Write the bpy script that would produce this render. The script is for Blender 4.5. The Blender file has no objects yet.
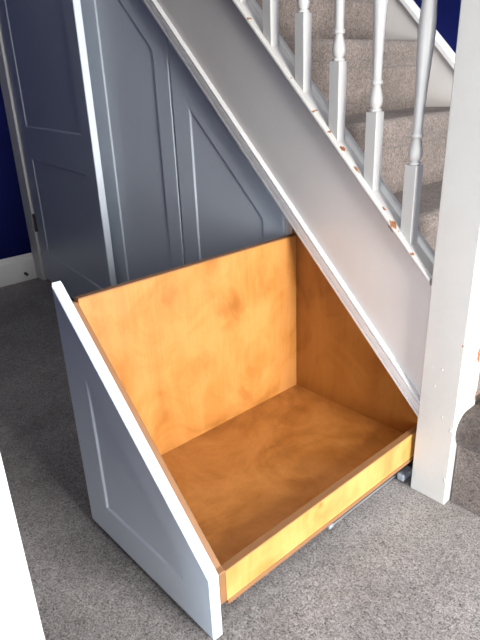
import bpy, bmesh, math, random
from mathutils import Vector, Matrix
random.seed(7)
COL = bpy.context.scene.collection

# ---------------------------------------------------------------- materials
def new_mat(name):
    m = bpy.data.materials.new(name); m.use_nodes = True
    nt = m.node_tree; b = nt.nodes['Principled BSDF']
    return m, nt, b
def N(nt, t, **k):
    n = nt.nodes.new(t)
    for a, v in k.items(): setattr(n, a, v)
    return n
def coords(nt, scale=(1, 1, 1), rot=(0, 0, 0)):
    tc = N(nt, 'ShaderNodeTexCoord'); mp = N(nt, 'ShaderNodeMapping')
    mp.inputs['Scale'].default_value = scale; mp.inputs['Rotation'].default_value = rot
    nt.links.new(tc.outputs['Object'], mp.inputs['Vector']); return mp.outputs['Vector']
def noise(nt, vec, scale, detail=4, rough=.5, dist=0):
    n = N(nt, 'ShaderNodeTexNoise'); nt.links.new(vec, n.inputs['Vector'])
    n.inputs['Scale'].default_value = scale; n.inputs['Detail'].default_value = detail
    n.inputs['Roughness'].default_value = rough; n.inputs['Distortion'].default_value = dist
    return n.outputs['Fac']
def ramp(nt, fac, stops):
    r = N(nt, 'ShaderNodeValToRGB'); nt.links.new(fac, r.inputs['Fac']); e = r.color_ramp.elements
    while len(e) < len(stops): e.new(.5)
    for q, (p, c) in zip(e, stops): q.position = p; q.color = (*c, 1)
    return r.outputs['Color']
def mixc(nt, fac, a, b, mode='MIX'):
    m = N(nt, 'ShaderNodeMix', data_type='RGBA', blend_type=mode)
    for sock, v in ((m.inputs[0], fac), (m.inputs[6], a), (m.inputs[7], b)):
        if hasattr(v, 'is_linked'): nt.links.new(v, sock)
        elif isinstance(v, (int, float)): sock.default_value = v
        else: sock.default_value = (*v, 1)
    return m.outputs[2]
def math_(nt, op, a, b=None):
    m = N(nt, 'ShaderNodeMath', operation=op)
    for s, v in ((m.inputs[0], a), (m.inputs[1], b)):
        if v is None: continue
        if hasattr(v, 'is_linked'): nt.links.new(v, s)
        else: s.default_value = v
    return m.outputs[0]
def bump(nt, b, h, strength, dist):
    n = N(nt, 'ShaderNodeBump'); n.inputs['Strength'].default_value = strength; n.inputs['Distance'].default_value = dist
    nt.links.new(h, n.inputs['Height']); nt.links.new(n.outputs['Normal'], b.inputs['Normal'])

def paint(name, col, rough=.35, bumpd=.0004, dirt=.06, chips=None, chipcol=(.42, .1, .03)):
    m, nt, b = new_mat(name)
    v = N(nt, 'ShaderNodeNewGeometry').outputs['Position']
    n1 = noise(nt, v, 6, 5, .6)
    dark = tuple(c * (1 - dirt) for c in col)
    c = ramp(nt, n1, [(.35, dark), (.65, col)])
    n2 = noise(nt, v, 55, 3, .6)
    if chips:
        nv = noise(nt, v, 90, 3, .7)
        mask = None
        for (p, r, sx, sy, sz) in chips:
            s = N(nt, 'ShaderNodeVectorMath', operation='SUBTRACT'); nt.links.new(v, s.inputs[0]); s.inputs[1].default_value = p
            d = N(nt, 'ShaderNodeVectorMath', operation='MULTIPLY'); nt.links.new(s.outputs[0], d.inputs[0]); d.inputs[1].default_value = (1/sx, 1/sy, 1/sz)
            l = N(nt, 'ShaderNodeVectorMath', operation='LENGTH'); nt.links.new(d.outputs[0], l.inputs[0])
            w = math_(nt, 'ADD', l.outputs['Value'], math_(nt, 'MULTIPLY', math_(nt, 'SUBTRACT', nv, .5), 3.2 * r))
            k = math_(nt, 'LESS_THAN', w, r)
            mask = k if mask is None else math_(nt, 'MAXIMUM', mask, k)
        c = mixc(nt, mask, c, chipcol)
    nt.links.new(c, b.inputs['Base Color'])
    b.inputs['Roughness'].default_value = rough
    bump(nt, b, n2, .35, bumpd)
    return m

def carpet(name, a, bcol, sc=1.0):
    m, nt, b = new_mat(name)
    v = coords(nt)
    n1 = noise(nt, v, 250 * sc, 2, .8, .6)
    n2 = noise(nt, v, 5, 4, .6, .3)
    n3 = noise(nt, v, 75 * sc, 3, .7, 1.5)
    f = math_(nt, 'ADD', math_(nt, 'MULTIPLY', n1, .62), math_(nt, 'MULTIPLY', n3, .38))
    c = ramp(nt, f, [(.36, a), (.5, tuple((x + y) / 2 for x, y in zip(a, bcol))), (.64, bcol)])
    tone = ramp(nt, n2, [(.36, (.74, .73, .725)), (.62, (1.0, 1.0, 1.0))])
    c = mixc(nt, 1.0, c, tone, 'MULTIPLY')
    nt.links.new(c, b.inputs['Base Color'])
    b.inputs['Roughness'].default_value = 1.0
    b.inputs['Specular IOR Level'].default_value = .1
    b.inputs['Sheen Weight'].default_value = .25
    bump(nt, b, f, 1.0, .009)
    return m

def ply(name, light, mid, dark, rot=(0, 0, 0), rough=.38, knots=1.0, spots=()):
    m, nt, b = new_mat(name)
    v = coords(nt, (1, 1, 1), rot)
    v2 = coords(nt, (1.0, 1.0, .22), rot)
    wob = noise(nt, v2, 7, 5, .6, 1.6)
    fine = noise(nt, coords(nt, (16, 16, .9), rot), 9, 4, .6, .3)
    blot = noise(nt, v, 5.0, 5, .6, 1.4)
    c = ramp(nt, wob, [(.3, dark), (.45, mid), (.62, light)])
    c2 = ramp(nt, blot, [(.34, dark), (.44, mid), (.56, light)])
    c = mixc(nt, .55, c, c2)
    c = mixc(nt, math_(nt, 'MULTIPLY', ramp(nt, fine, [(.38, (1, 1, 1)), (.52, (0, 0, 0))]), .12), c, dark)
    vo = N(nt, 'ShaderNodeTexVoronoi'); nt.links.new(coords(nt, (1, 1, .8), rot), vo.inputs['Vector']); vo.inputs['Scale'].default_value = 3.1
    kn = ramp(nt, vo.outputs['Distance'], [(.02, (1, 1, 1)), (.11, (0, 0, 0))])
    c = mixc(nt, math_(nt, 'MULTIPLY', kn, .42 * knots), c, dark)
    pos = N(nt, 'ShaderNodeNewGeometry').outputs['Position']
    for (p, r, k) in spots:
        d = N(nt, 'ShaderNodeVectorMath', operation='DISTANCE'); nt.links.new(pos, d.inputs[0]); d.inputs[1].default_value = p
        q = math_(nt, 'ADD', math_(nt, 'DIVIDE', d.outputs['Value'], r), math_(nt, 'MULTIPLY', math_(nt, 'SUBTRACT', noise(nt, v, 14, 4, .6, 1.), .5), 2.2))
        c = mixc(nt, math_(nt, 'MULTIPLY', ramp(nt, q, [(.25, (1, 1, 1)), (1.0, (0, 0, 0))]), k), c, dark)
    nt.links.new(c, b.inputs['Base Color'])
    b.inputs['Roughness'].default_value = rough
    b.inputs['Coat Weight'].default_value = .12; b.inputs['Coat Roughness'].default_value = .3
    bump(nt, b, fine, .15, .0004)
    return m

def plain(name, col, rough=.5, metal=0):
    m, nt, b = new_mat(name)
    n = noise(nt, coords(nt), 30, 3)
    c = ramp(nt, n, [(.3, tuple(x * .88 for x in col)), (.7, col)])
    nt.links.new(c, b.inputs['Base Color']); b.inputs['Roughness'].default_value = rough; b.inputs['Metallic'].default_value = metal
    return m

WHITE = (.72, .72, .71)
M = {}
M['panel'] = paint('pale_blue_grey_panel', (.68, .745, .82), .36, .0002, .03)
M['gloss'] = paint('white_gloss_trim', (.76, .76, .76), .3, .0004, .05)
M['string'] = paint('white_gloss_string', (.66, .635, .615), .27, .0005, .05)
nchip = [((.09, .0, .415), .3, .006, .006, .010), ((.09, .018, .316), .5, .008, .010, .020), ((.09, .072, .372), .6, .03, .010, .034), ((.09, .078, .30), .35, .03, .006, .012),
         ((.09, .089, .262), .6, .03, .014, .026), ((.09, .006, .645), .45, .010, .008, .016), ((.09, .012, .61), .4, .012, .008, .016), ((.09, .045, .275), .3, .01, .007, .007),
         ((.09, .037, .19), .25, .01, .006, .006), ((.09, .03, .345), .3, .01, .006, .01), ((.09, .05, .33), .3, .01, .006, .006)]
M['newel'] = paint('old_white_paint_newel', (.59, .57, .535), .4, .0012, .07, nchip)
cchip = [((-.535, .005, 1.085), .5, .006, .02, .006), ((-.329, .01, .892), .4, .006, .02, .006), ((-.285, .012, .845), .4, .006, .02, .006),
         ((-.249, .016, .807), .6, .010, .012, .010), ((-.207, .012, .762), .5, .014, .008, .016), ((-.175, .03, .735), .6, .012, .010, .014), ((-.13, .012, .688), .4, .010, .006, .010),
         ((-.100, .008, .655), .7, .017, .007, .017), ((-.075, .035, .63), .5, .006, .010, .010), ((-.40, .008, .955), .3, .006, .006, .006), ((-.045, .004, .585), .4, .010, .01, .006)]
cchip = [((p[0], p[1], .5432-p[0] if p[1] < .02 else .5446-p[0]), min(.85, r*1.2), a, b, c) for p, r, a, b, c in cchip]
nchip = nchip
M['cap'] = paint('white_gloss_base_rail', (.58, .565, .54), .36, .0008, .10, cchip, (.30, .12, .05))
M['baluster'] = paint('white_gloss_baluster', (.55, .54, .52), .32, .0007, .05)
M['trim_old'] = paint('white_gloss_moulding', (.68, .67, .665), .25, .0004, .08)
M['navy'] = paint('navy_emulsion', (.0012, .0042, .068), .8, .0004, .15)
M['navy'].node_tree.nodes['Principled BSDF'].inputs['Specular IOR Level'].default_value = .15
M['ceil'] = paint('ceiling_white', (.8, .8, .78), .9)
M['upper'] = paint('upper_wall_white', (.7, .68, .64), .9)
M['skirt'] = paint('white_skirting', (.76, .76, .75), .4, .0006, .08)
M['carpet'] = carpet('grey_brown_carpet', (.055, .048, .046), (.50, .465, .45))
M['stair_carpet'] = carpet('stair_carpet', (.062, .046, .038), (.315, .255, .222), .9)
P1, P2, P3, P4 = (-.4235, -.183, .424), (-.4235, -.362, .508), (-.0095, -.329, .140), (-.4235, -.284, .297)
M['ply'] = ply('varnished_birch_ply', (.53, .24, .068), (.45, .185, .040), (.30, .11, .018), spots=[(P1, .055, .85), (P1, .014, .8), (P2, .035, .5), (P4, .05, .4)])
M['ply_back'] = ply('varnished_birch_ply_shaded_back', (.36, .145, .028), (.28, .10, .016), (.18, .055, .008), (0, 0, 0))  # same ply as the tall side, with its shade put into a darker colour
M['ply_floor'] = ply('varnished_ply_shaded_base', (.45, .195, .050), (.35, .135, .026), (.21, .07, .012), (math.radians(90), 0, 0), knots=.5)  # drawer floor ply, darkened in colour to stand for shade inside the box
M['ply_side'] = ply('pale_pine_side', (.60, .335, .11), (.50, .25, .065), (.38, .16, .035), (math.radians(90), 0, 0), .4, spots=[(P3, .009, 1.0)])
M['ply_edge'] = plain('ply_edge_brown', (.26, .125, .05), .5)
M['metal'] = plain('grey_metal', (.45, .46, .48), .4, .8)
M['pale_plastic'] = plain('pale_plastic', (.30, .32, .35), .5)
M['brass'] = plain('dark_hinge', (.10, .08, .06), .4, .7)
M['dark'] = plain('dark_rubber', (.03, .028, .026), .7)
M['rough_wood'] = plain('raw_timber', (.28, .18, .10), .9)

# ---------------------------------------------------------------- mesh helpers
def finish(name, bm, mat, parent=None, smooth=False):
    bmesh.ops.recalc_face_normals(bm, faces=bm.faces)
    me = bpy.data.meshes.new(name); bm.to_mesh(me); bm.free()
    mats = mat if isinstance(mat, (list, tuple)) else [mat]
    for m in mats: me.materials.append(m)
    if smooth:
        for p in me.polygons: p.use_smooth = True
    o = bpy.data.objects.new(name, me); COL.objects.link(o)
    if parent is not None: o.parent = parent
    return o
def add_box(bm, a, b, bev=0, seg=1):
    r = bmesh.ops.create_cube(bm, size=1); vs = r['verts']
    for v in vs:
        v.co = Vector([a[i] + (v.co[i] + .5) * (b[i] - a[i]) for i in range(3)])
    if bev:
        es = list({e for v in vs for e in v.link_edges})
        bmesh.ops.bevel(bm, geom=es, offset=bev, segments=seg, affect='EDGES', profile=.5)
def add_prism(bm, pts, axis, lo, hi, bev=0, seg=1):
    """pts: 2D polygon; axis 'y': pts are (x,z); axis 'x': (y,z); axis 'z': (x,y)."""
    def P(p, w):
        return {'y': (p[0], w, p[1]), 'x': (w, p[0], p[1]), 'z': (p[0], p[1], w)}[axis]
    v0 = [bm.verts.new(P(p, lo)) for p in pts]; v1 = [bm.verts.new(P(p, hi)) for p in pts]
    n = len(pts); fs = [bm.faces.new(v0), bm.faces.new(v1[::-1])]
    for i in range(n): fs.append(bm.faces.new((v0[i], v1[i], v1[(i+1) % n], v0[(i+1) % n])))
    if bev:
        es = list({e for f in fs for e in f.edges})
        bmesh.ops.bevel(bm, geom=es, offset=bev, segments=seg, affect='EDGES', profile=.5)
def add_sweep(bm, prof, A, B, up):
    """sweep a (y, h) profile from A to B (2D x,z points); h runs along 'up' (vertical)."""
    n = len(prof)
    r0 = [bm.verts.new((A[0], y, A[1] + h)) for y, h in prof]
    r1 = [bm.verts.new((B[0], y, B[1] + h)) for y, h in prof]
    for i in range(n): bm.faces.new((r0[i], r0[(i+1) % n], r1[(i+1) % n], r1[i]))
    bm.faces.new(r0); bm.faces.new(r1[::-1])
def inset_poly(P, d):
    n = len(P); out = []
    area = sum(P[i][0]*P[(i+1) % n][1] - P[(i+1) % n][0]*P[i][1] for i in range(n))
    s = 1 if area > 0 else -1
    for i in range(n):
        p0, p1, p2 = Vector(P[i-1]), Vector(P[i]), Vector(P[(i+1) % n])
        e1 = (p1-p0).normalized(); e2 = (p2-p1).normalized()
        n1 = Vector((-e1.y, e1.x))*s; n2 = Vector((-e2.y, e2.x))*s
        k = (n1+n2); k = k / k.length_squared * 2 * d
        out.append(tuple(p1 + k))
    return out
def panel_mesh(outer, recesses, t, depth=.004, mould=.007, bev=.002):
    """slab in the x/z plane, front at y=0 facing -y, back at y=t, with moulded recesses."""
    bm = bmesh.new()
    def loop(P, y): return [bm.verts.new((p[0], y, p[1])) for p in P]
    def edges(vs): return [bm.edges.new((vs[i], vs[(i+1) % len(vs)])) for i in range(len(vs))]
    inn = inset_poly(outer, bev)
    fo = loop(inn, 0); es = edges(fo)
    rec = []
    for R in recesses:
        q = loop(R, 0); es += edges(q); rec.append((R, q))
    bmesh.ops.triangle_fill(bm, use_beauty=True, edges=es)
    for R, q in rec:
        fr = list(bm.faces)
        a = loop(inset_poly(R, .0025), depth*.25); b = loop(inset_poly(R, mould*.8), depth*.9); c = loop(inset_poly(R, mould), depth)
        for u, w in ((q, a), (a, b), (b, c)):
            for i in range(len(u)): bm.faces.new((u[i], u[(i+1) % len(u)], w[(i+1) % len(u)], w[i]))
        bm.faces.new(c)
    # remove any fill faces that landed inside a recess
    def inside(p, P):
        c = False; n = len(P)
        for i in range(n):
            x1, y1 = P[i]; x2, y2 = P[(i+1) % n]
            if (y1 > p[1]) != (y2 > p[1]) and p[0] < (x2-x1)*(p[1]-y1)/(y2-y1)+x1: c = not c
        return c
    kill = []
    for f in bm.faces:
        ce = f.calc_center_median()
        if abs(ce.y) < 1e-6 and any(inside((ce.x, ce.z), R) for R in recesses): kill.append(f)
    bmesh.ops.delete(bm, geom=kill, context='FACES_ONLY')
    o1 = loop(outer, bev); o2 = loop(outer, t-bev); o3 = loop(inn, t)
    for u, w in ((fo, o1), (o1, o2), (o2, o3)):
        for i in range(len(u)): bm.faces.new((u[i], u[(i+1) % len(u)], w[(i+1) % len(u)], w[i]))
    bm.faces.new(o3)
    bmesh.ops.remove_doubles(bm, verts=bm.verts, dist=1e-6)
    return bm
def lathe(bm, prof, cx, cy, n=20):
    rings = []
    for r, z in prof:
        rings.append([bm.verts.new((cx + r*math.cos(2*math.pi*i/n), cy + r*math.sin(2*math.pi*i/n), z)) for i in range(n)])
    for a, b in zip(rings, rings[1:]):
        for i in range(n): 
            f = bm.faces.new((a[i], a[(i+1) % n], b[(i+1) % n], b[i])); f.smooth = True
    bm.faces.new(rings[0][::-1]); bm.faces.new(rings[-1])
def empty(name, loc, label, cat, group=None):
    o = bpy.data.objects.new(name, None); COL.objects.link(o); o.location = loc; o.empty_display_size = .05
    o['label'] = label; o['category'] = cat
    if group: o['group'] = group
    return o
def part(name, bm, mat, root, smooth=False, label=None):
    """parent while keeping the world position in which it was modelled"""
    o = finish(name, bm, mat, root, smooth)
    w = Matrix.Identity(4); p = root
    while p is not None: w = p.matrix_basis @ w; p = p.parent
    o.matrix_parent_inverse = Matrix.Identity(4)
    o.data.transform(w.inverted())
    if label: o['label'] = label
    return o
def struct(name, bm, mat):
    o = finish(name, bm, mat); o['kind'] = 'structure'; return o

# ---------------------------------------------------------------- the room
XE, YR, YL, XF = -2.352, .80, -.945, 2.35      # end wall, stair wall, hall wall, front wall
H = 2.4; HT = 4.7
bm = bmesh.new(); add_box(bm, (XE-.1, -3.3, -.06), (XF+.1, YR+.1, 0)); struct('floor', bm, M['carpet'])
bm = bmesh.new(); add_box(bm, (XE-.1, -3.3, 0), (XE, YR+.1, HT)); struct('wall_back', bm, M['navy'])
bm = bmesh.new(); add_box(bm, (XE, YR, 0), (XF+.1, YR+.1, HT)); struct('wall_right', bm, M['navy'])
# hall wall on the left, with the doorway the photographer stands in
bm = bmesh.new()
add_box(bm, (XE, YL-.11, 0), (.115, YL, H)); 
struct('wall_left', bm, M['navy'])
# front wall with the glazed door opening
bm = bmesh.new()
add_box(bm, (XF, -3.3, 0), (XF+.1, -.86, HT)); add_box(bm, (XF, .26, 0), (XF+.1, YR, HT)); add_box(bm, (XF, -.86, 1.62), (XF+.1, .26, HT)); add_box(bm, (XF, -.86, 0), (XF+.1, .26, .08))
struct('wall_front', bm, M['navy'])
bm = bmesh.new(); add_box(bm, (XE, -2.5, 0), (-.2, -2.4, H)); add_box(bm, (1.45, -2.5, 0), (XF, -2.4, H)); add_box(bm, (-.2, -2.5, .70), (1.45, -2.4, H))  # low opening is made up, cut for the added side fill lamp
struct('wall_side_room', bm, M['ceil'])
bm = bmesh.new(); add_box(bm, (XE, -3.3, H), (XF+.1, 0, H+.1)); add_box(bm, (.15, 0, H), (XF+.1, YR, H+.1)); struct('ceiling', bm, M['ceil'])
bm = bmesh.new(); add_box(bm, (XE-.1, -.1, HT), (.3, YR+.1, HT+.1)); struct('ceiling_stairwell', bm, M['ceil'])
bm = bmesh.new(); add_box(bm, (XE, -.1, H+.1), (.25, 0, HT)); add_box(bm, (.15, 0, H+.1), (.25, YR, HT)); struct('wall_stairwell', bm, M['upper'])
# skirtings
def skirting(bm, axis, face, sgn, lo, hi, h=.138, t=.016):
    pr = [(face, 0), (face+sgn*t, 0), (face+sgn*t, h-.03), (face+sgn*t*.75, h-.022), (face+sgn*t*.7, h-.008), (face+sgn*t*.35, h), (face, h)]
    add_prism(bm, pr, axis, lo, hi)
bm = bmesh.new(); skirting(bm, 'y', XE, 1, YL, .093); o = struct('baseboard_back', bm, M['skirt'])
bm = bmesh.new(); skirting(bm, 'x', YL, 1, XE+.02, .04); o = struct('baseboard_left', bm, M['skirt'])
# small white-painted cable clip / screw on the end skirting
e = empty('door_stop', (XE+.016, .036, .040), 'small dark door stop fixed low on the white skirting of the blue end wall', 'door stop')
bm = bmesh.new()
r = bmesh.ops.create_cone(bm, cap_ends=True, segments=14, radius1=.008, radius2=.006, depth=.02)
bmesh.ops.transform(bm, matrix=Matrix.Translation((XE+.024, .036, .040)) @ Matrix.Rotation(math.radians(90), 4, 'Y'), verts=bm.verts)
part('base', bm, M['dark'], e)
bm = bmesh.new()
r = bmesh.ops.create_uvsphere(bm, u_segments=12, v_segments=8, radius=.0075)
bmesh.ops.transform(bm, matrix=Matrix.Translation((XE+.037, .036, .038)), verts=bm.verts)
part('rubber_tip', bm, M['brass'], e)
# the doorway's white casing in the left foreground
bm = bmesh.new()
add_box(bm, (.112, YL-.112, 0), (.15, YL+.0, 2.05), .002)
add_box(bm, (.035, YL, 0), (.103, YL+.012, 2.11), .003)
add_box(bm, (.1501, YL-.07, 0), (.162, YL-.03, 2.04), .001)
struct('trim_1', bm, M['gloss'])
# ---------------------------------------------------------------- staircase
S = .988                                     # pitch of the string
def z_trim(x): return .197 - S*x             # underside of the string moulding
def z_cap(x): return .525 - x                # underside of the base rail
st = empty('staircase', (-.1, .4, 0), 'carpeted staircase with white closed string, climbing away behind the balusters', 'staircase')
xa, xb = -1.95, -.0005
bm = bmesh.new()
add_prism(bm, [(xb, z_trim(xb)+.003), (xb, z_cap(xb)-.0005), (xa, z_cap(xa)-.0005), (xa, z_trim(xa)+.003)], 'y', .019, .047)
part('outer_string', bm, M['string'], st)
# lower moulding: flat fillet, two grooves and a bead that catches the light
K = .001
prof = [(.041, 0), (.003, 0), (.001, .002), (.001, .011), (.0035, .0125), (.0035, .014), (.001, .0155), (.001, .033), (.003, .034), (.003, .036), (.0008, .0375),
        (.0008, .042), (.002, .044), (.006, .0465), (.0095, .047), (.041, .047)]
prof = [(y+.006, h) for y, h in prof]
bm = bmesh.new(); add_sweep(bm, prof, (xb, z_trim(xb)), (xa, z_trim(xa)), None)
part('string_moulding', bm, M['trim_old'], st)
# steps: carpet wrapped over riser and fat nosing
RISE, GO = .2, .2
def step_poly(k):
    xn = .3 - GO*(k-1); zt = .235 + RISE*(k-1); zb = zt - RISE
    r = .026; rx = xn - .024                        # riser plane
    pts = [(rx, zb-.004)]
    if k == 1: pts = [(rx, 0)]
    pts += [(rx-.001, zt-.078), (rx+.008, zt-.070)]
    for i in range(8):                              # nosing
        a = math.radians(-60 + i*150/7)
        pts.append((xn-r+r*math.cos(a), zt-.032+ .032*math.sin(a)))
    xe = xn - GO - .024
    pts += [(xn-.05, zt), (xe, zt-.002), (xe, zt-.03)]
    pts += [(rx-.016, zt-.03), (rx-.016, zb-.004 if k > 1 else 0)]
    return pts
for k in range(2, 12):
    bm = bmesh.new()
    add_prism(bm, step_poly(k), 'y', .0635 if k > 2 else .0925, .777)
    if k == 2: add_box(bm, (-.120, .0635, .34), (-.001, .0925, .433))
    part('step', bm, M['stair_carpet'], st, smooth=False)
# bottom step, whose end shows beside the newel post
bm = bmesh.new()
add_box(bm, (.0925, .024, 0), (.276, .777, .165), .004, 2)
part('step', bm, M['stair_carpet'], st, label='wide bottom carpeted step beside the newel post')
bm = bmesh.new()
pr = [(.777, .15), (.777, .238)] + [(.054 + .042*math.cos(math.radians(a)), .194 + .044*math.sin(math.radians(a))) for a in range(90, 271, 15)]
add_prism(bm, pr, 'x', .0915, .32)
add_box(bm, (.05, .092, .150), (.20, .777, .236), .006, 1)
o = part('step_nosing', bm, M['stair_carpet'], [c for c in bpy.data.objects if c.name.startswith('step') and c.get('label')][0], smooth=True)
# wall string with its white capping
bm = bmesh.new()
add_prism(bm, [(.30, 0), (.30, .24), (.30, .27), (xa, .527-xa), (xa, .527-xa-.36), (.0, 0)], 'y', .778, .7995)
part('wall_string', bm, M['string'], st)
bm = bmesh.new()
pr = [(.7995, 0), (.770, 0), (.766, .006), (.766, .022), (.771, .030), (.779, .033), (.7995, .033)]
add_sweep(bm, pr, (.29, .237), (xa, .527-xa), None)
part('wall_string_capping', bm, M['gloss'], st)

# ---------------------------------------------------------------- balustrade
ba = empty('balustrade', (0.045, .045, 0), 'white turned balusters and chipped square newel post along the open side of the stairs', 'balustrade')
bm = bmesh.new()
add_box(bm, (0, 0, 0), (.09, .09, 1.32), .0022, 2)
add_box(bm, (-.012, -.012, 1.32), (.102, .102, 1.342), .006, 2)
add_prism(bm, [(.0, 0.0), (.09, 0.0), (.09, .09), (.0, .09)], 'z', 1.342, 1.37, .012, 2)
for v in bm.verts: v.co.x += .008*max(0, v.co.z)**2      # slight bow added to follow lens distortion
npost = part('newel_post', bm, M['newel'], ba, label='square white newel post with chipped paint down its front edge')
# small drips and filled nail holes in the old gloss paint
def blob(bm, c, r, s):
    q = bmesh.ops.create_icosphere(bm, subdivisions=2, radius=1)
    for v in q['verts']: v.co = Vector((c[0]+v.co.x*r*s[0], c[1]+v.co.y*r*s[1], c[2]+v.co.z*r*s[2]))
for (x, z, r) in [(.028, .345, .0016), (.050, .346, .0022), (.037, .300, .002), (.047, .165, .0018), (.062, .23, .002), (.085, .205, .0028), (.084, .07, .0026)]:
    bm = bmesh.new(); blob(bm, (x, 0.0, z), r, (1, .4, 1.6))
    part('paint_drip', bm, M['newel'], npost, smooth=True)
# base rail
prof = [(.062, 0), (.006, 0), (.006, .006), (.002, .0075), (.0015, .012), (.003, .0165), (.0065, .0185), (.0078, .0165), (.0092, .0165), (.0105, .0190), (.0130, .0195), (.0415, .0195), (.0430, .0215), (.046, .028), (.050, .031), (.060, .031), (.062, .028)]
bm = bmesh.new(); add_sweep(bm, prof, (xb, z_cap(xb)), (xa, z_cap(xa)), None)
part('base_rail', bm, M['cap'], ba)
def baluster_bm(xc):
    bm = bmesh.new(); h = .0138; y0 = .0138; yc = y0 + h
    zt = .6955 - xc
    zb = z_cap(xc) + .0188
    pts = [(xc-h, zb+h), (xc-h, zt), (xc+h, zt), (xc+h, zb-h)]
    add_prism(bm, pts, 'y', y0, y0+2*h, .0012, 1)
    top = zt + .69
    pr = [(.0095, zt-.002), (.0120, zt+.001), (.0122, zt+.0045), (.0098, zt+.0062), (.0088, zt+.008), (.0112, zt+.0115), (.0134, zt+.020), (.0130, zt+.027), (.0105, zt+.040), (.0082, zt+.050),
          (.0080, zt+.053), (.0114, zt+.0542), (.0118, zt+.0575), (.0112, zt+.0605), (.0090, zt+.063), (.0090, zt+.075), (.0095, zt+.11), (.0108, zt+.15), (.0128, zt+.19), (.0146, zt+.225), (.0150, zt+.245),
          (.0142, zt+.27), (.0122, zt+.30), (.0103, zt+.325), (.0100, zt+.345), (.0122, zt+.35), (.0122, zt+.357), (.0100, zt+.362), (.0110, zt+.42), (.0100, zt+.50), (.0120, zt+.52), (.0125, zt+.53)]
    pr = [(r*1.12, z) for r, z in pr]
    lathe(bm, pr, xc, yc, 20)
    z2 = zt+.53; zr = 1.345 - xc
    add_prism(bm, [(xc-h, z2), (xc-h, zr+h), (xc+h, zr-h), (xc+h, z2)], 'y', y0, y0+2*h, .0012, 1)
    return bm
for i in range(18):
    xc = -.0735 - .1023*i
    if xc < -1.9: break
    bb = baluster_bm(xc)
    if i == 0:
        for v in bb.verts: v.co.x += .022*max(0, v.co.z-.74)
    part('baluster', bb, M['baluster'], ba)
bm = bmesh.new()
prof = [(.005, 0), (.05, 0), (.055, .012), (.06, .03), (.056, .045), (.045, .056), (.0275, .06), (.01, .056), (-.001, .045), (-.005, .03), (0, .012)]
add_sweep(bm, prof, (-.001, 1.25 + .095), (xa, 1.25+.095-xa), None)
for v in bm.verts: pass
part('handrail', bm, M['gloss'], ba)

# ---------------------------------------------------------------- closed drawers under the stairs
YP = .022; TP = .022
def front_shape(x0, x1, zb, ofs=0.0): return [(x0, zb), (x1, zb), (x1, z_trim(x1)+ofs), (x0, z_trim(x0)+ofs)]
def closed(name, label, x0, x1, rec):
    e = empty(name, ((x0+x1)/2, YP, 0), label, 'drawer')
    # top edge reaches up behind the stair moulding
    o = [(x0, .012), (x1, .012), (x1, z_trim(x1)-.0006), (x0, z_trim(x0)-.0006)]
    pan = panel_mesh(o, [rec], TP)
    bmesh.ops.translate(pan, vec=(0, YP+.0085, 0), verts=pan.verts)
    part('front_panel', pan, M['panel'], e)
    # carcass behind
    bm = bmesh.new(); t = .015
    zl, zr = .08, .08
    add_prism(bm, [(x0+.02, .08), (x0+.02, z_trim(x0)-.09), (x0+.035, z_trim(x0)-.10), (x0+.035, .08)], 'y', YP+TP+.0095, .70)
    part('side_panel', bm, M['ply'], e)
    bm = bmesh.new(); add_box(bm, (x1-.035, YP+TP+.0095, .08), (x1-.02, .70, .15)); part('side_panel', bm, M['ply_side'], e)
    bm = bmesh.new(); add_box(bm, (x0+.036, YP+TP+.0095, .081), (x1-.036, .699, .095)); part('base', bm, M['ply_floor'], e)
    return e
x0, x1 = -.903, -.452
closed('drawer', 'closed pale grey under-stair drawer with triangular recessed panel, just behind the open drawer', x0, x1,
       [(x0+.076, .095), (x1-.076, .095), (x1-.076, z_trim(x1-.076)-.128), (x0+.076, z_trim(x0+.076)-.138)])
x0, x1 = -1.42, -.912
closed('drawer', 'closed tall pale grey under-stair drawer with sloping recessed panel, next to the narrow cupboard door', x0, x1,
       [(-1.289, .095), (x1-.070, .095), (x1-.070, z_trim(x1-.070)-.135), (-1.289, z_trim(-1.289)-.138)])
# face frame / carcass divisions under the stairs
bm = bmesh.new()
for xd in (-.4615, -.9075):
    add_box(bm, (xd-.009, .056, 0), (xd+.009, .74, z_trim(xd)-.13 if xd < -.5 else z_trim(xd)-.115))
struct('trim_3', bm, M['rough_wood'])
bm = bmesh.new(); add_box(bm, (-.4515, .034, 0), (-.4402, .09, z_trim(-.44)-.001)); struct('trim_5', bm, M['gloss'])

# ---------------------------------------------------------------- the open drawer
D = .625; XL, XR = -.4515, -.0075
dr = empty('drawer', (-.23, -.3, 0), 'open under-stair drawer with empty varnished plywood box, pulled out over the carpet', 'drawer')
def z_fr(x): return .5945 - .990*(x-XL)
out = [(XL, .012), (XR, .012), (XR, z_fr(XR)), (XL, z_fr(XL))]
rec = [(-.366, .094), (-.088, .094), (-.088, z_fr(-.088)-.092), (-.366, z_fr(-.366)-.092)]
pan = panel_mesh(out, [rec], .0225, bev=.0025)
bmesh.ops.translate(pan, vec=(0, -D, 0), verts=pan.verts)
part('front_panel', pan, M['panel'], dr, label='pale blue-grey sloping drawer front with moulded recess')
yf = -D + .0230; yb0 = .050
XI = -.4235; T = .015; ZB = .080; ZF = .107; XO = -.0095
def z_box(x): return z_fr(x) - .018
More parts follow.
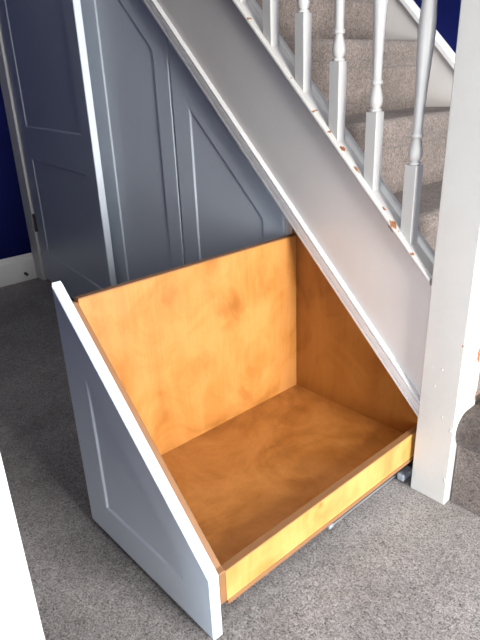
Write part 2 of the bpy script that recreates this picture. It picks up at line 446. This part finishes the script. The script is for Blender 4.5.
# box front behind the white panel, its sloping top edge showing brown
bm = bmesh.new()
add_prism(bm, [(XI-T, ZB), (XO, ZB), (XO, .1525), (XO-.012, z_box(XO-.012)+.004), (XI-T+.012, z_box(XI-T+.012)), (XI-T, z_box(XI-T+.012))], 'y', yf, yf+T, .001)
part('box_front', bm, M['ply_edge'], dr)
bm = bmesh.new(); add_box(bm, (XI-T, yf+T+.0003, ZB), (XI, yb0, .556), .0006); sd = part('side_panel', bm, M['ply'], dr, label='tall plywood side')
bm = bmesh.new(); add_box(bm, (XI-T+.0002, yf+T+.0003, .5562), (XI-.0002, yb0, .5588)); part('edge_strip', bm, M['ply_edge'], sd)
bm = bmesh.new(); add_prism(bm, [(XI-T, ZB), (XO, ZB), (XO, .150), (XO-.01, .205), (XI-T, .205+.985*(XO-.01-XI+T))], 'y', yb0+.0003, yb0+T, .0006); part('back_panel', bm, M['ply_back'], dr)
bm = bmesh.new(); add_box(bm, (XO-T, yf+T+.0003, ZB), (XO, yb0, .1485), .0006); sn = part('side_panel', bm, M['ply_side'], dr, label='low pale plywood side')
bm = bmesh.new(); add_box(bm, (XO-T+.0002, yf+T+.0003, .1487), (XO-.0002, yb0, .1515)); part('edge_strip', bm, M['ply_edge'], sn)
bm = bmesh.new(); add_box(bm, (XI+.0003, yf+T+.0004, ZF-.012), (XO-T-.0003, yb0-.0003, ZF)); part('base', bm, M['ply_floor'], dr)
bm = bmesh.new(); add_box(bm, (XI-T+.003, yf+T+.001, ZB-.010), (XO+.0015, yb0-.001, ZB-.0003), .001); part('bottom_board', bm, M['ply_edge'], dr)
# small crumb of dust and screws inside
# telescopic runners
for x in (-.062, -.405):
    bm = bmesh.new()
    add_box(bm, (x, -.24, .004), (x+.016, .5, .010), .001); add_box(bm, (x+.006, -.56, .016), (x+.014, .5, ZB-.0105), .001)
    part('runner', bm, M['metal'], dr)
bm = bmesh.new(); add_box(bm, (-.040, .0, .004), (-.020, .046, .024), .004, 2); part('runner_stop', bm, M['pale_plastic'], dr)
bm = bmesh.new(); add_box(bm, (-.060, -.256, .004), (-.044, -.240, .014), .002, 2); part('runner_clip', bm, M['pale_plastic'], dr)

# ---------------------------------------------------------------- cupboard door, standing ajar
ang = math.atan2(.137, 1)
HX, HY = -2.247, .104
LD = .925; TD = .026
cd = empty('cupboard_door', (HX, HY, 0), 'tall grey-painted panelled cupboard door standing ajar under the high end of the stairs', 'door')
cd.rotation_euler = (0, 0, -ang)
def zt_door(s): return 2.02 if s < .5 else 2.02 - (s-.5)*.9
def panel_local(bm, root, name, mat, label=None):
    o = finish(name, bm, mat, root)
    if label: o['label'] = label
    return o
outer = [(0, .02), (LD, .02), (LD, 1.49), (.42, 1.94), (0, 1.98)]
st_w = .105
r1 = [(.125, .175), (LD-.10, .175), (LD-.10, .635), (.125, .635)]
r2 = [(.125, .775), (LD-.10, .775), (LD-.10, 1.42), (.40, 1.80), (.125, 1.84)]
pan = panel_mesh(outer, [r1, r2], TD, depth=.004, mould=.008)
panel_local(pan, cd, 'door_leaf', M['panel'])
for zh in (.31, 1.7):
    bm = bmesh.new()
    lathe(bm, [(.006, zh-.045), (.0065, zh-.043), (.0065, zh-.016), (.0058, zh-.015), (.0065, zh-.014), (.0065, zh+.014), (.0058, zh+.015), (.0065, zh+.016), (.0065, zh+.043), (.006, zh+.045)], -.006, -.004, 10)
    add_box(bm, (-.006, -.002, zh-.042), (.010, .0, zh+.042))
    hg = panel_local(bm, cd, 'hinge', M['brass'], 'dark metal hinge')
bm = bmesh.new()
lathe(bm, [(.010, 0), (.008, .01), (.007, .02), (.014, .028), (.016, .036), (.012, .043), (.004, .045)], 0, 0, 16)
bmesh.ops.transform(bm, matrix=Matrix.Translation((LD-.05, 0, 1.40)) @ Matrix.Rotation(math.radians(90), 4, 'X'), verts=bm.verts)
panel_local(bm, cd, 'door_knob', M['metal'])
# frame around it
bm = bmesh.new()
add_box(bm, (XE+.0005, .095, 0), (-2.262, .165, 2.10), .003)
add_box(bm, (-2.262, .136, 0), (-2.25, .165, 2.08), .002)
add_box(bm, (-2.262, .136, 2.06), (-1.8, .165, 2.10), .003)
struct('trim_4', bm, M['skirt'])

# ---------------------------------------------------------------- camera (measured from the photograph's vanishing points)
cam = bpy.data.cameras.new('camera'); co = bpy.data.objects.new('camera', cam); COL.objects.link(co)
def Rz(a): return Matrix.Rotation(a, 4, 'Z')
co.matrix_world = Matrix.Translation((.5973, -1.0630, .9525)) @ Rz(.8475) @ Matrix.Rotation(1.1726, 4, 'X') @ Rz(-.0430)
cam.sensor_fit = 'HORIZONTAL'; cam.sensor_width = 36; cam.lens = 579.8/480*36; cam.clip_start = .02
bpy.context.scene.camera = co

# ---------------------------------------------------------------- light: daylight through the front door, stair window, plus an added low side fill
def area(name, loc, target, sx, sy, power, col, spread=180):
    l = bpy.data.lights.new(name, 'AREA'); l.shape = 'RECTANGLE'; l.size = sx; l.size_y = sy; l.energy = power; l.color = col; l.spread = math.radians(spread)
    o = bpy.data.objects.new(name, l); COL.objects.link(o); o.location = loc
    d = Vector(target) - Vector(loc); o.rotation_euler = d.to_track_quat('-Z', 'Y').to_euler(); return o
area('front_window_daylight', (XF+.02, -.30, .85), (0, -.30, .85), 1.08, 1.5, 120, (1.0, .98, .95))
area('side_room_fill', (.62, -2.42, .36), (.62, 0, .36), 1.55, .6, 36, (.72, .86, 1.0))  # added fill lamp, set low to brighten the hall-facing drawer front
area('landing_daylight', (-.7, .4, 4.6), (-.7, .4, 0), 1.2, .6, 14, (.97, .98, 1.0))
w = bpy.data.worlds.new('world'); bpy.context.scene.world = w; w.use_nodes = True
w.node_tree.nodes['Background'].inputs['Color'].default_value = (.75, .85, 1, 1)
w.node_tree.nodes['Background'].inputs['Strength'].default_value = .8
vs = bpy.context.scene.view_settings
vs.view_transform = 'Standard'; vs.look = 'None'; vs.gamma = 1; vs.use_curve_mapping = False; vs.exposure = 0.66
